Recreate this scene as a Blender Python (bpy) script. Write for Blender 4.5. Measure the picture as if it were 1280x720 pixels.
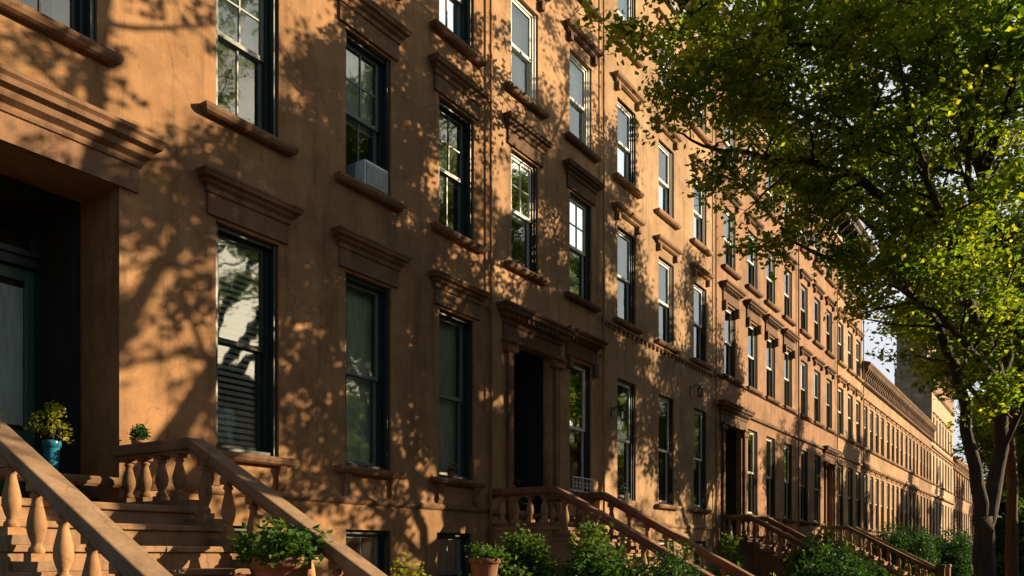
import bpy, math, random
import numpy as np
from mathutils import Vector, Matrix
R = math.radians
for o in list(bpy.data.objects): bpy.data.objects.remove(o)
S = bpy.context.scene
COL = S.collection

# ---------------------------------------------------------------- camera, sky, sun
TH = R(33.4); EYE = 1.6; DIST = 7.95; FPX = 1055.0
cam = bpy.data.cameras.new('camera'); co = bpy.data.objects.new('camera', cam); COL.objects.link(co)
co.location = (0, -DIST, EYE); co.rotation_euler = (R(90), 0, TH - R(90))
cam.sensor_width = 36; cam.lens = FPX/1280*36; cam.shift_y = (692-360)/1280
cam.clip_start = .05; cam.clip_end = 3000
S.camera = co
SUN_PHI = R(44); SUN_EL = R(19)
w = bpy.data.worlds.new('World'); S.world = w; w.use_nodes = True
nt = w.node_tree; bg = nt.nodes['Background']; bg.inputs[1].default_value = .046
sky = nt.nodes.new('ShaderNodeTexSky'); sky.sky_type = 'NISHITA'; sky.sun_disc = False
sky.sun_elevation = SUN_EL; sky.sun_rotation = R(180) - SUN_PHI; sky.dust_density = 2.0; sky.air_density = 1.0; sky.ozone_density = .6
# a bright bank of thin cloud low over the far end of the street
tc = nt.nodes.new('ShaderNodeTexCoord')
dt = nt.nodes.new('ShaderNodeVectorMath'); dt.operation = 'DOT_PRODUCT'; dt.inputs[1].default_value = (.88, .30, .36); nt.links.new(tc.outputs['Generated'], dt.inputs[0])
mr = nt.nodes.new('ShaderNodeMapRange'); mr.inputs[1].default_value = .35; mr.inputs[2].default_value = .75; nt.links.new(dt.outputs['Value'], mr.inputs[0])
cn = nt.nodes.new('ShaderNodeTexNoise'); cn.inputs['Scale'].default_value = 4; cn.inputs['Detail'].default_value = 6; nt.links.new(tc.outputs['Generated'], cn.inputs[0])
cr = nt.nodes.new('ShaderNodeMapRange'); cr.inputs[1].default_value = .25; cr.inputs[2].default_value = .6; cr.inputs[3].default_value = .45; nt.links.new(cn.outputs[0], cr.inputs[0])
mm = nt.nodes.new('ShaderNodeMath'); mm.operation = 'MULTIPLY'; nt.links.new(mr.outputs[0], mm.inputs[0]); nt.links.new(cr.outputs[0], mm.inputs[1])
mc = nt.nodes.new('ShaderNodeMix'); mc.data_type = 'RGBA'; mc.inputs[7].default_value = (8.6, 9.0, 9.4, 1)
nt.links.new(mm.outputs[0], mc.inputs[0]); nt.links.new(sky.outputs[0], mc.inputs[6]); nt.links.new(mc.outputs[2], bg.inputs[0])
sl = bpy.data.lights.new('sun', 'SUN'); sl.energy = 5.0; sl.angle = R(.4); sl.color = (1, .76, .48)
so = bpy.data.objects.new('sun', sl); COL.objects.link(so)
sd = Vector((math.sin(SUN_PHI)*math.cos(SUN_EL), -math.cos(SUN_PHI)*math.cos(SUN_EL), math.sin(SUN_EL)))
so.rotation_euler = sd.to_track_quat('Z', 'Y').to_euler(); so.location = (10, -30, 30)
S.view_settings.view_transform = 'Standard'; S.view_settings.look = 'None'
S.view_settings.exposure = 1.16; S.view_settings.gamma = 1.0
S.render.engine = 'CYCLES'

def P(px, py, z):          # a point of the place from its bearing and its distance
    xr = (px-640)/FPX*z; h = (692-py)/FPX*z
    return Vector((z*math.cos(TH)+xr*math.sin(TH), z*math.sin(TH)-xr*math.cos(TH)-DIST, EYE+h))

# ---------------------------------------------------------------- materials
class NT:
    def __init__(s, name):
        s.m = bpy.data.materials.new(name); s.m.use_nodes = True; s.t = s.m.node_tree
        s.p = s.t.nodes['Principled BSDF']; s.out = s.t.nodes['Material Output']
    def n(s, ty, **kw):
        x = s.t.nodes.new(ty)
        for k, v in kw.items():
            if k.startswith('i_'): x.inputs[int(k[2:])].default_value = v
            else: setattr(x, k, v)
        return x
    def l(s, a, b): s.t.links.new(a, b)
    def pos(s, scale=(1, 1, 1)):
        g = s.n('ShaderNodeNewGeometry'); m = s.n('ShaderNodeMapping'); m.inputs['Scale'].default_value = scale
        s.l(g.outputs['Position'], m.inputs[0]); return m.outputs[0]
    def noise(s, scale, detail=4, vec=None, rough=.55):
        x = s.n('ShaderNodeTexNoise'); x.inputs['Scale'].default_value = scale; x.inputs['Detail'].default_value = detail
        x.inputs['Roughness'].default_value = rough
        if vec is not None: s.l(vec, x.inputs[0])
        return x.outputs[0]
    def ramp(s, f, stops):
        r = s.n('ShaderNodeValToRGB'); e = r.color_ramp.elements
        while len(e) < len(stops): e.new(.5)
        for k, (p, c) in enumerate(stops): e[k].position = p; e[k].color = (*c, 1) if len(c) == 3 else c
        s.l(f, r.inputs[0]); return r.outputs[0]
    def mul(s, a, b, fac=1.0, mode='MULTIPLY'):
        x = s.n('ShaderNodeMix', data_type='RGBA', blend_type=mode)
        x.inputs[0].default_value = fac; s.l(a, x.inputs[6]); s.l(b, x.inputs[7]); return x.outputs[2]
    def bump(s, h, st, dist=.02):
        b = s.n('ShaderNodeBump'); b.inputs['Strength'].default_value = st; b.inputs['Distance'].default_value = dist
        s.l(h, b.inputs['Height']); s.l(b.outputs[0], s.p.inputs['Normal'])

def g3(v): return (v, v, v)
def stone(name, col, var=.35, rough=.88, blocks=False, streak=.5, fine=60):
    a = NT(name)
    c = a.n('ShaderNodeRGB'); c.outputs[0].default_value = (*col, 1)
    v = a.pos()
    big = a.ramp(a.noise(.55, 5, v), [(.3, g3(1-var)), (.72, g3(1.0+var*.4))])
    mid = a.ramp(a.noise(3.5, 6, v, .65), [(.3, (1-var*.75, 1-var*.8, 1-var*.85)), (.7, (1.05, 1.04, 1.0))])
    st = a.ramp(a.noise(1.0, 7, a.pos((3.2, 3.2, .35)), .72), [(.36, g3(1-streak*.75)), (.47, g3(1-streak*.2)), (.6, g3(1.0))])
    sp_ = a.ramp(a.noise(7.5, 9, a.pos((1, 1, .7)), .8), [(.33, g3(.62)), (.42, g3(1.0))])
    fn = a.ramp(a.noise(fine, 3, v), [(.3, g3(.82)), (.7, g3(1.1))])
    x = a.mul(a.mul(a.mul(a.mul(a.mul(c.outputs[0], big), mid), st), sp_, .7), fn, .7)
    # patched render: a few areas recoated in a slightly different tone
    vo = a.n('ShaderNodeTexVoronoi'); vo.inputs['Scale'].default_value = .7; a.l(a.pos((1, .2, .8)), vo.inputs[0])
    pr = a.n('ShaderNodeSeparateColor'); a.l(vo.outputs['Color'], pr.inputs[0])
    x = a.mul(x, a.ramp(pr.outputs[0], [(0, (.90, .88, .86)), (1, (1.04, 1.03, 1.02))]), .8)
    wn = a.n('ShaderNodeVectorMath', operation='ADD'); a.l(v, wn.inputs[0]); nn = a.n('ShaderNodeTexNoise'); nn.inputs['Scale'].default_value = 2.5; nn.inputs['Detail'].default_value = 6; a.l(v, nn.inputs[0])
    ns = a.n('ShaderNodeVectorMath', operation='SCALE'); ns.inputs['Scale'].default_value = .9; a.l(nn.outputs['Color'], ns.inputs[0]); a.l(ns.outputs[0], wn.inputs[1])
    ck = a.n('ShaderNodeTexVoronoi', feature='DISTANCE_TO_EDGE'); ck.inputs['Scale'].default_value = .65; a.l(wn.outputs[0], ck.inputs[0])
    x = a.mul(x, a.ramp(ck.outputs['Distance'], [(0, g3(.62)), (.010, g3(1.0))]), .75)
    pt = a.ramp(a.noise(1.7, 2, a.pos((1, 1, 1.6)), .4), [(.60, g3(1.0)), (.615, (1.10, 1.12, 1.15))])
    x = a.mul(x, pt, .8)
    h = a.noise(18, 8, v, .7)
    if blocks:
        br = a.n('ShaderNodeTexBrick'); br.inputs['Scale'].default_value = 1
        br.inputs['Color1'].default_value = (1, 1, 1, 1); br.inputs['Color2'].default_value = (.78, .76, .74, 1); br.inputs['Mortar'].default_value = (.5, .47, .44, 1)
        br.inputs['Mortar Size'].default_value = .012; br.inputs['Brick Width'].default_value = .8; br.inputs['Row Height'].default_value = .38
        sx = a.n('ShaderNodeSeparateXYZ'); a.l(v, sx.inputs[0]); ad = a.n('ShaderNodeMath', operation='ADD'); a.l(sx.outputs[0], ad.inputs[0]); a.l(sx.outputs[1], ad.inputs[1])
        cb = a.n('ShaderNodeCombineXYZ'); a.l(ad.outputs[0], cb.inputs[0]); a.l(sx.outputs[2], cb.inputs[1]); a.l(cb.outputs[0], br.inputs[0])
        x = a.mul(x, br.outputs[0])
    a.l(x, a.p.inputs['Base Color']); a.p.inputs['Roughness'].default_value = rough
    a.p.inputs['Specular IOR Level'].default_value = .2
    a.bump(h, .35, .012)
    return a.m
def paint(name, col, rough=.4, var=.2, metal=0):
    a = NT(name); c = a.n('ShaderNodeRGB'); c.outputs[0].default_value = (*col, 1)
    x = a.mul(c.outputs[0], a.ramp(a.noise(9, 5, a.pos((1, 1, .4))), [(.3, g3(1-var)), (.7, g3(1.05))]))
    a.l(x, a.p.inputs['Base Color']); a.p.inputs['Roughness'].default_value = rough; a.p.inputs['Metallic'].default_value = metal
    a.bump(a.noise(40, 3, a.pos()), .12, .004)
    return a.m
def glass(name, tint=(.55, .62, .58), fac=.30):
    a = NT(name); a.t.nodes.remove(a.p)
    tr = a.n('ShaderNodeBsdfTransparent'); tr.inputs[0].default_value = (*tint, 1)
    gl = a.n('ShaderNodeBsdfGlossy'); gl.inputs['Roughness'].default_value = .03; gl.inputs[0].default_value = (.92, 1, .98, 1)
    b = a.n('ShaderNodeBump'); b.inputs['Strength'].default_value = .12; b.inputs['Distance'].default_value = .02
    a.l(a.noise(2.2, 2, a.pos()), b.inputs['Height']); a.l(b.outputs[0], gl.inputs['Normal'])
    f = a.n('ShaderNodeFresnel'); f.inputs[0].default_value = 1.5
    m = a.n('ShaderNodeMath', operation='MULTIPLY_ADD'); m.inputs[1].default_value = 1.7; m.inputs[2].default_value = fac; m.use_clamp = True
    a.l(f.outputs[0], m.inputs[0])
    mx = a.n('ShaderNodeMixShader'); a.l(m.outputs[0], mx.inputs[0]); a.l(tr.outputs[0], mx.inputs[1]); a.l(gl.outputs[0], mx.inputs[2])
    a.l(mx.outputs[0], a.out.inputs[0]); return a.m
def cloth(name, col):
    a = NT(name); c = a.n('ShaderNodeRGB'); c.outputs[0].default_value = (*col, 1)
    x = a.mul(c.outputs[0], a.ramp(a.noise(5, 5, a.pos((4, 4, .6))), [(.3, g3(.7)), (.7, g3(1.05))]))
    a.l(x, a.p.inputs['Base Color']); a.p.inputs['Roughness'].default_value = .9; return a.m
def leafmat(name, c0, c1, c2, trans=.45):
    a = NT(name); at = a.n('ShaderNodeAttribute', attribute_name='tint')
    col = a.ramp(at.outputs['Fac'], [(0, c0), (.5, c1), (1, c2)])
    oi = a.n('ShaderNodeObjectInfo')
    col = a.mul(col, a.ramp(oi.outputs['Random'], [(0, (.85, .9, .9)), (1, (1.1, 1.0, .95))]))
    a.l(col, a.p.inputs['Base Color']); a.p.inputs['Roughness'].default_value = .6; a.p.inputs['Specular IOR Level'].default_value = .15
    tl = a.n('ShaderNodeBsdfTranslucent')
    hs = a.n('ShaderNodeMix', data_type='RGBA', blend_type='MULTIPLY'); hs.inputs[0].default_value = 1; hs.inputs[7].default_value = (1.7, 1.8, .55, 1)
    a.l(col, hs.inputs[6]); a.l(hs.outputs[2], tl.inputs[0])
    mx = a.n('ShaderNodeMixShader'); mx.inputs[0].default_value = trans
    a.l(a.p.outputs[0], mx.inputs[1]); a.l(tl.outputs[0], mx.inputs[2]); a.l(mx.outputs[0], a.out.inputs[0]); return a.m
def bark(name, col):
    a = NT(name); v = a.pos((14, 14, 2.2)); n = a.noise(1, 8, v, .7)
    c = a.ramp(n, [(.3, tuple(x*.4 for x in col)), (.6, col), (.8, tuple(min(1, x*1.5) for x in col))])
    a.l(c, a.p.inputs['Base Color']); a.p.inputs['Roughness'].default_value = .95; a.bump(n, .9, .03); return a.m

M = dict(
    door_green=paint('door_green_paint', (.035, .10, .065), .35),
    brown1=stone('brownstone_orange', (.43, .245, .12)),
    brown2=stone('brownstone_tan', (.50, .31, .17)),
    brown3=stone('brownstone_rust', (.37, .215, .12), .4),
    brown4=stone('brownstone_pale', (.47, .31, .18), .42),
    brown5=stone('brownstone_red', (.38, .21, .12), .4),
    trim1=stone('brownstone_trim', (.30, .175, .10), .4),
    trim2=stone('brownstone_trim_dark', (.19, .112, .068), .4),
    trim3=stone('brownstone_trim_pale', (.38, .235, .14), .35),
    pale=stone('pale_stone', (.56, .42, .28), .3),
    grey=stone('grey_block_stone', (.60, .48, .35), .35, blocks=True),
    steps=stone('stoop_stone', (.40, .245, .14), .35, .85),
    rail=stone('rail_stone', (.33, .225, .14), .4, .8),
    balu=stone('baluster_stone', (.50, .29, .15), .6, .85),
    rail2=stone('rail_stone_red', (.30, .15, .085), .4, .8),
    clay=stone('terracotta', (.36, .17, .10), .3, .8, fine=30),
    green=paint('dark_green_paint', (.012, .028, .024)),
    black=paint('black_paint', (.012, .013, .013)),
    sage=paint('sage_paint', (.14, .17, .15)),
    white=paint('white_paint', (.62, .63, .58), .5),
    cream=paint('cream_paint', (.50, .47, .38), .5),
    brownp=paint('brown_paint', (.07, .025, .015)),
    tin=paint('tin_cornice', (.035, .026, .02), .6),
    alu=paint('aluminium', (.92, .92, .90), .45),
    grill=paint('grille_grey', (.25, .25, .25), .6),
    blue=paint('blue_glaze', (.02, .17, .28), .25),
    iron=paint('black_iron', (.02, .02, .02), .5),
    brass=paint('brass', (.45, .30, .10), .35, .2, 1),
    glass=glass('window_glass', (.90, .96, .93), .09), glass2=glass('lamp_glass', (.9, .85, .7), .1),
    cur_white=cloth('pale_shade', (.74, .78, .74)), cur_cream=cloth('cream_curtain', (.68, .71, .58)),
    cur_green=cloth('grey_green_curtain', (.36, .43, .36)), blind=cloth('slatted_blind', (.62, .68, .57)),
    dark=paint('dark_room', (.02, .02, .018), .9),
    roof=paint('tar_roof', (.05, .05, .05), .9),
    leafA=leafmat('leaf_locust', (.045, .10, .018), (.13, .20, .028), (.34, .35, .045), .6),
    leafB=leafmat('leaf_shrub', (.025, .07, .018), (.055, .12, .028), (.12, .19, .04), .35),
    leafC=leafmat('leaf_hedge', (.014, .05, .016), (.028, .085, .024), (.06, .13, .035), .25),
    leafY=leafmat('leaf_yellow', (.10, .14, .02), (.20, .22, .03), (.30, .30, .04), .35),
    petal=paint('white_petal', (.75, .73, .68), .6), petalp=paint('pink_petal', (.6, .42, .42), .6),
    soil=paint('soil', (.03, .02, .012), .95),
    bark=bark('bark', (.06, .042, .03)), bark2=bark('bark_reddish', (.15, .075, .045)),
)

# ---------------------------------------------------------------- mesh helpers
class MB:
    def __init__(s): s.v = []; s.f = []; s.sm = []
    def add(s, vs, fs, smooth=False):
        b = len(s.v); s.v += [tuple(v) for v in vs]; s.f += [tuple(i+b for i in f) for f in fs]; s.sm += [smooth]*len(fs)
    def box(s, x0, x1, y0, y1, z0, z1):
        s.add([(x0,y0,z0),(x1,y0,z0),(x1,y1,z0),(x0,y1,z0),(x0,y0,z1),(x1,y0,z1),(x1,y1,z1),(x0,y1,z1)],
              [(3,2,1,0),(4,5,6,7),(0,1,5,4),(1,2,6,5),(2,3,7,6),(3,0,4,7)])
    def prism_x(s, x0, x1, poly):        # polygon in (y,z), ccw seen from -x... both caps closed
        n = len(poly)
        s.add([(x0, y, z) for y, z in poly]+[(x1, y, z) for y, z in poly],
              [tuple(range(n))[::-1], tuple(range(n, 2*n))]+[(i, (i+1) % n, n+(i+1) % n, n+i) for i in range(n)])
    def molding(s, x0, x1, prof, ends=True, y=0):   # prof: (projection, z) bottom to top; returns at both ends
        vs = []; fs = []
        for p, z in prof:
            e = p if ends else 0
            vs += [(x0-e, y+.02, z), (x0-e, y-p, z), (x1+e, y-p, z), (x1+e, y+.02, z)]
        for i in range(len(prof)-1):
            a = 4*i; b = a+4
            for k in range(3): fs.append((a+k, a+k+1, b+k+1, b+k))
        fs.append((3, 2, 1, 0)); t = 4*(len(prof)-1); fs.append((t, t+1, t+2, t+3))
        s.add(vs, fs)
    def lathe(s, c, prof, seg=14, smooth=True, sq=0):
        vs = []; fs = []
        for r, z in prof:
            for k in range(seg):
                a = 2*math.pi*k/seg; vs.append((c[0]+r*math.cos(a), c[1]+r*math.sin(a), c[2]+z))
        for i in range(len(prof)-1):
            for k in range(seg):
                a = i*seg+k; b = i*seg+(k+1) % seg; fs.append((a, b, b+seg, a+seg))
        fs.append(tuple(range(seg))[::-1]); fs.append(tuple(range(len(vs)-seg, len(vs))))
        s.add(vs, fs, smooth)
    def tube(s, pts, rads, seg=8, wob=0, rng=None):
        pts = [Vector(p) for p in pts]; vs = []; fs = []
        up = Vector((.13, .21, .97)).normalized()
        for i, p in enumerate(pts):
            d = (pts[min(i+1, len(pts)-1)]-pts[max(i-1, 0)]).normalized()
            u = d.cross(up)
            if u.length < .1: u = d.cross(Vector((1, 0, 0)))
            u.normalize(); v = d.cross(u)
            for k in range(seg):
                a = 2*math.pi*k/seg; r = rads[i]*(1+(rng.uniform(-wob, wob) if wob else 0))
                vs.append(p+u*(r*math.cos(a))+v*(r*math.sin(a)))
        for i in range(len(pts)-1):
            for k in range(seg):
                a = i*seg+k; b = i*seg+(k+1) % seg; fs.append((a, b, b+seg, a+seg))
        fs.append(tuple(range(seg))[::-1]); fs.append(tuple(range(len(vs)-seg, len(vs))))
        s.add(vs, fs, True)
    def mesh(s, name):
        me = bpy.data.meshes.new(name); me.from_pydata(s.v, [], s.f)
        me.polygons.foreach_set('use_smooth', s.sm); me.update()
        import bmesh
        bm = bmesh.new(); bm.from_mesh(me); bmesh.ops.recalc_face_normals(bm, faces=bm.faces); bm.to_mesh(me); bm.free()
        return me
    def build(s, name, mat, parent=None, loc=(0, 0, 0), bevel=0, **kw):
        me = s.mesh(name); me.materials.append(mat)
        return link(name, me, parent, loc, bevel, **kw)
def link(name, me, parent=None, loc=(0, 0, 0), bevel=0, label=None, cat=None, group=None, kind=None):
    o = bpy.data.objects.new(name, me); COL.objects.link(o); o.location = loc
    if parent: o.parent = parent
    if bevel:
        b = o.modifiers.new('bevel', 'BEVEL'); b.width = bevel; b.segments = 2; b.limit_method = 'ANGLE'; b.angle_limit = R(50)
    tag(o, label, cat, group, kind); return o
def tag(o, label=None, cat=None, group=None, kind=None):
    if label: o['label'] = label
    if cat: o['category'] = cat
    if group: o['group'] = group
    if kind: o['kind'] = kind
    return o
def empty(name, loc, label, cat, group=None, rz=0):
    o = bpy.data.objects.new(name, None); COL.objects.link(o); o.location = loc; o.rotation_euler.z = rz
    o.empty_display_size = .2; return tag(o, label, cat, group)
def copy_tree(o, parent=None):
    c = o.copy(); COL.objects.link(c); c.parent = parent
    for ch in list(o.children): copy_tree(ch, c)
    return c
def flush(o, mb, mat):      # second material on one mesh is never needed; kept simple
    pass

# ---------------------------------------------------------------- ground
def slab(name, x0, x1, y0, y1, z0, z1, mat):
    m = MB(); m.box(x0, x1, y0, y1, z0, z1); return m.build(name, mat, kind='structure')
asph = stone('asphalt', (.05, .05, .05), .3, .9, fine=120); conc = stone('concrete', (.20, .185, .165), .3, .9)
dirt = stone('garden_soil', (.07, .05, .03), .4, .95)
gm = MB(); gm.add([(-900, -900, -.16), (1500, -900, -.16), (1500, 900, -.16), (-900, 900, -.16)], [(0, 1, 2, 3)])
gm.build('ground', dirt, kind='structure')
rm = MB(); rm.add([(-80, -19.6, -.13), (400, -19.6, -.13), (400, -11.2, -.13), (-80, -11.2, -.13)], [(0, 1, 2, 3)])
rm.build('road', asph, kind='structure')
slab('pavement', -80, 400, -11.0, -3.9, -.15, 0, conc)
slab('kerb', -80, 400, -11.2, -11.003, -.155, .004, stone('granite_kerb', (.33, .33, .32), .2, .8))
slab('front_garden', -80, 400, -3.897, .3, -.15, -.006, dirt)
slab('far_pavement', -80, 400, -24, -19.8, -.15, 0, conc)
slab('far_kerb', -80, 400, -19.797, -19.6, -.155, .004, bpy.data.materials['granite_kerb'])

# ---------------------------------------------------------------- windows
E = EYE
SILL = {0: E-.95, 1: E+1.16, 2: E+4.95, 3: E+7.96, 4: E+10.85}
TOP = {0: E+.32, 1: E+3.72, 2: E+6.93, 3: E+9.66, 4: E+12.3}
_cache = {}
def cached(key, fn):
    if key not in _cache: _cache[key] = fn()
    return _cache[key]
def frame_mesh(w, h, far=False):
    m = MB(); a = w/2
    y0, y1 = (.165 if far else .10), .30
    m.box(-a+.002, -a+.05, y0, y1, .002, h-.002); m.box(a-.05, a-.002, y0, y1, .002, h-.002)
    m.box(-a+.052, a-.052, y0+.03, y1, h-.055, h-.002); m.box(-a+.052, a-.052, y0+.03, y1, .002, .05)
    m.box(-a+.052, -a+.10, .19, .30, .052, h-.057); m.box(a-.10, a-.052, .19, .30, .052, h-.057)
    return m.mesh('window')
def sash_mesh(w, h, top, mv, mh):
    m = MB(); a = w/2-.102; mid = h*.5
    z0, z1 = (mid-.02, h-.058) if top else (.053, mid+.02)
    y0, y1 = (.215, .25) if top else (.252, .287)
    t = .045
    m.box(-a, -a+t, y0, y1, z0, z1); m.box(a-t, a, y0, y1, z0, z1)
    m.box(-a+t+.001, a-t-.001, y0, y1, z1-t, z1); m.box(-a+t+.001, a-t-.001, y0, y1, z0, z0+t*1.2)
    for i in range(mv):
        x = -a+t+(2*a-2*t)*(i+1)/(mv+1); m.box(x-.011, x+.011, y0+.006, y1-.002, z0+t*1.2+.001, z1-t-.001)
    for i in range(mh):
        z = z0+t+(z1-z0-2*t)*(i+1)/(mh+1); m.box(-a+t+.001, a-t-.001, y0+.009, y1-.004, z-.011, z+.011)
    return m.mesh('sash')
def pane_mesh(w, h):
    m = MB(); a = w/2-.12; mid = h*.5
    m.add([(-a, .236, mid+.01), (a, .236, mid+.01), (a, .236, h-.09), (-a, .236, h-.09)], [(0, 1, 2, 3)])
    m.add([(-a, .273, .08), (a, .273, .08), (a, .273, mid-.02), (-a, .273, mid-.02)], [(0, 1, 2, 3)])
    return m.mesh('pane')
def curtain_mesh(w, h, kind, rng):
    m = MB(); a = w/2-.06
    def fold(x0, x1, z0, z1, amp, n, y=.37):
        k = max(6, n*4); vs = []
        for i in range(k+1):
            x = x0+(x1-x0)*i/k; yy = y+amp*math.sin(i/k*n*2*math.pi+rng.random()*.7)
            vs += [(x, yy, z0+rng.uniform(-.004, .004)), (x+rng.uniform(-.008, .008), yy*1.0, z1)]
        m.add(vs, [(2*i, 2*i+2, 2*i+3, 2*i+1) for i in range(k)], True)
    if kind == 'shade':
        fold(-a, a, h*.46, h-.03, .004, 2, .335)
    elif kind == 'full': fold(-a, a, .05, h-.03, .022, 7)
    elif kind == 'drapes':
        fold(-a, -a*.25, .05, h-.03, .02, 4); fold(a*.45, a, .05, h-.03, .02, 3)
    elif kind == 'low': fold(-a, a, .05, h*.46, .015, 7)
    elif kind == 'blind':
        n = int(h/.075)
        for i in range(n):
            z = .06+(h-.12)*i/n; x1 = a+rng.uniform(-.004, .004)
            m.add([(-a, .325, z), (x1, .325, z), (x1, .36, z+.05), (-a, .36, z+.05)], [(0, 1, 2, 3)])
    return m.mesh('curtain')
def hood(style, w, m=None):
    m = m or MB()
    if style == 'full':      # frieze and moulded shelf
        m.molding(-w/2-.09, w/2+.09, [(.035, .04), (.035, .27), (.055, .275), (.06, .30), (.06, .33), (.10, .36), (.11, .39), (.15, .41), (.16, .45), (.17, .46), (.17, .485), (.03, .52)])
    elif style == 'heavy':   # with consoles and dentils
        m.molding(-w/2-.12, w/2+.12, [(.04, .06), (.04, .32), (.07, .34), (.07, .37), (.16, .42), (.17, .46), (.21, .49), (.22, .53), (.04, .57)])
        x = -w/2-.05
        while x < w/2+.06: m.box(x-.022, x+.022, -.12, -.042, .345, .405); x += .12
        for s_ in (-1, 1): m.box(s_*(w/2+.07)-.06, s_*(w/2+.07)+.06, -.10, -.001, -.20, .055)
    elif style == 'light':
        m.molding(-w/2-.10, w/2+.10, [(.03, .24), (.07, .27), (.07, .30), (.13, .34), (.15, .39), (.04, .42)])
        for s_ in (-1, 1): m.box(s_*(w/2+.05)-.045, s_*(w/2+.05)+.045, -.09, -.001, .10, .245)
    elif style == 'slim':
        m.molding(-w/2-.08, w/2+.08, [(.03, .10), (.05, .2), (.11, .23), (.11, .27), (.03, .29)])
    return m.mesh('window_hood')
def sill(style, w):
    m = MB()
    m.molding(-w/2-.09, w/2+.09, [(.07, -.11), (.10, -.09), (.12, -.05), (.12, -.012), (.02, 0)])
    m.box(-w/2+.002, w/2-.002, -.01, .22, -.03, .003)
    if style == 'bracket':
        for s_ in (-1, 1):
            m.prism_x(s_*(w/2+.01)-.055, s_*(w/2+.01)+.055, [(.01, -.40), (-.03, -.40), (-.06, -.33), (-.045, -.24), (-.09, -.112), (.01, -.112)])
    return m.mesh('window_sill')
def window(parent, x, z, w, h, fm, sm, far=False, mv1=0, mh1=0, mv2=0, hd=None, sl_='plain', trim='trim1', cur=None, cm='cur_white', rng=random, paint_=None, y=0.0):
    k = (round(w, 2), round(h, 2))
    me = cached(('f', k, fm, far), lambda: _m(frame_mesh(w, h, far), fm)); dy = -.13 if far else -.065; y += dy
    wn = link('window', me, parent, (x, y, z))
    link('sash', cached(('s1', k, sm, mv1, mh1), lambda: _m(sash_mesh(w, h, True, mv1, mh1), sm)), wn)
    link('sash', cached(('s2', k, sm, mv2), lambda: _m(sash_mesh(w, h, False, mv2, 0), sm)), wn)
    link('pane', cached(('p', k), lambda: _m(pane_mesh(w, h), 'glass')), wn)
    if cur: link('curtain', cached(('c', k, cur, cm), lambda: _m(curtain_mesh(w, h, cur, random.Random(5)), cm)), wn)
    if sl_: link('window_sill', cached(('l', k, sl_, trim), lambda: _m(sill(sl_, w), trim)), wn, (0, -dy, 0))
    if hd: 
        o = link('window_hood', cached(('h', k, hd, trim), lambda: _m(hood(hd, w), trim)), wn, (0, -dy, h))
    return wn
def _m(me, mat): me.materials.append(M[mat]); return me

def wall_mesh(x0, x1, z0, z1, ops, y=0.0, name='wall'):
    m = MB()
    xs = sorted({x0, x1, *[v for o in ops for v in o[:2]]}); zs = sorted({z0, z1, *[v for o in ops for v in o[2:4]]})
    ix = {v: i for i, v in enumerate(xs)}; iz = {v: i for i, v in enumerate(zs)}; nz = len(zs)
    vs = [(a, y, b) for a in xs for b in zs]; fs = []
    for i in range(len(xs)-1):
        for j in range(nz-1):
            cx = (xs[i]+xs[i+1])/2; cz = (zs[j]+zs[j+1])/2
            if any(o[0] < cx < o[1] and o[2] < cz < o[3] for o in ops): continue
            fs.append((i*nz+j, (i+1)*nz+j, (i+1)*nz+j+1, i*nz+j+1))
    m.add(vs, fs)
    for a, b, c, d, dep in ops:
        Y = y+dep
        m.add([(a,y,c),(a,Y,c),(a,Y,d),(a,y,d)], [(0,1,2,3)]); m.add([(b,y,c),(b,y,d),(b,Y,d),(b,Y,c)], [(0,1,2,3)])
        m.add([(a,y,d),(a,Y,d),(b,Y,d),(b,y,d)], [(0,1,2,3)]); m.add([(a,y,c),(b,y,c),(b,Y,c),(a,Y,c)], [(0,1,2,3)])
    me = bpy.data.meshes.new(name); me.from_pydata(m.v, [], m.f); me.update(); return me

def cornice(w, h, prof, gap, bw, proj, zb, zt):
    m = MB(); m.molding(0, w, prof, ends=False)
    x = gap/2
    while x < w:
        m.prism_x(x-bw/2, x+bw/2, [(.01, zb), (-.10, zb), (-.14, zb+(zt-zb)*.3), (-proj*.55, zb+(zt-zb)*.55), (-proj, zt-.07), (-proj, zt), (.01, zt)])
        x += gap
    return m.mesh('cornice')

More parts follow.
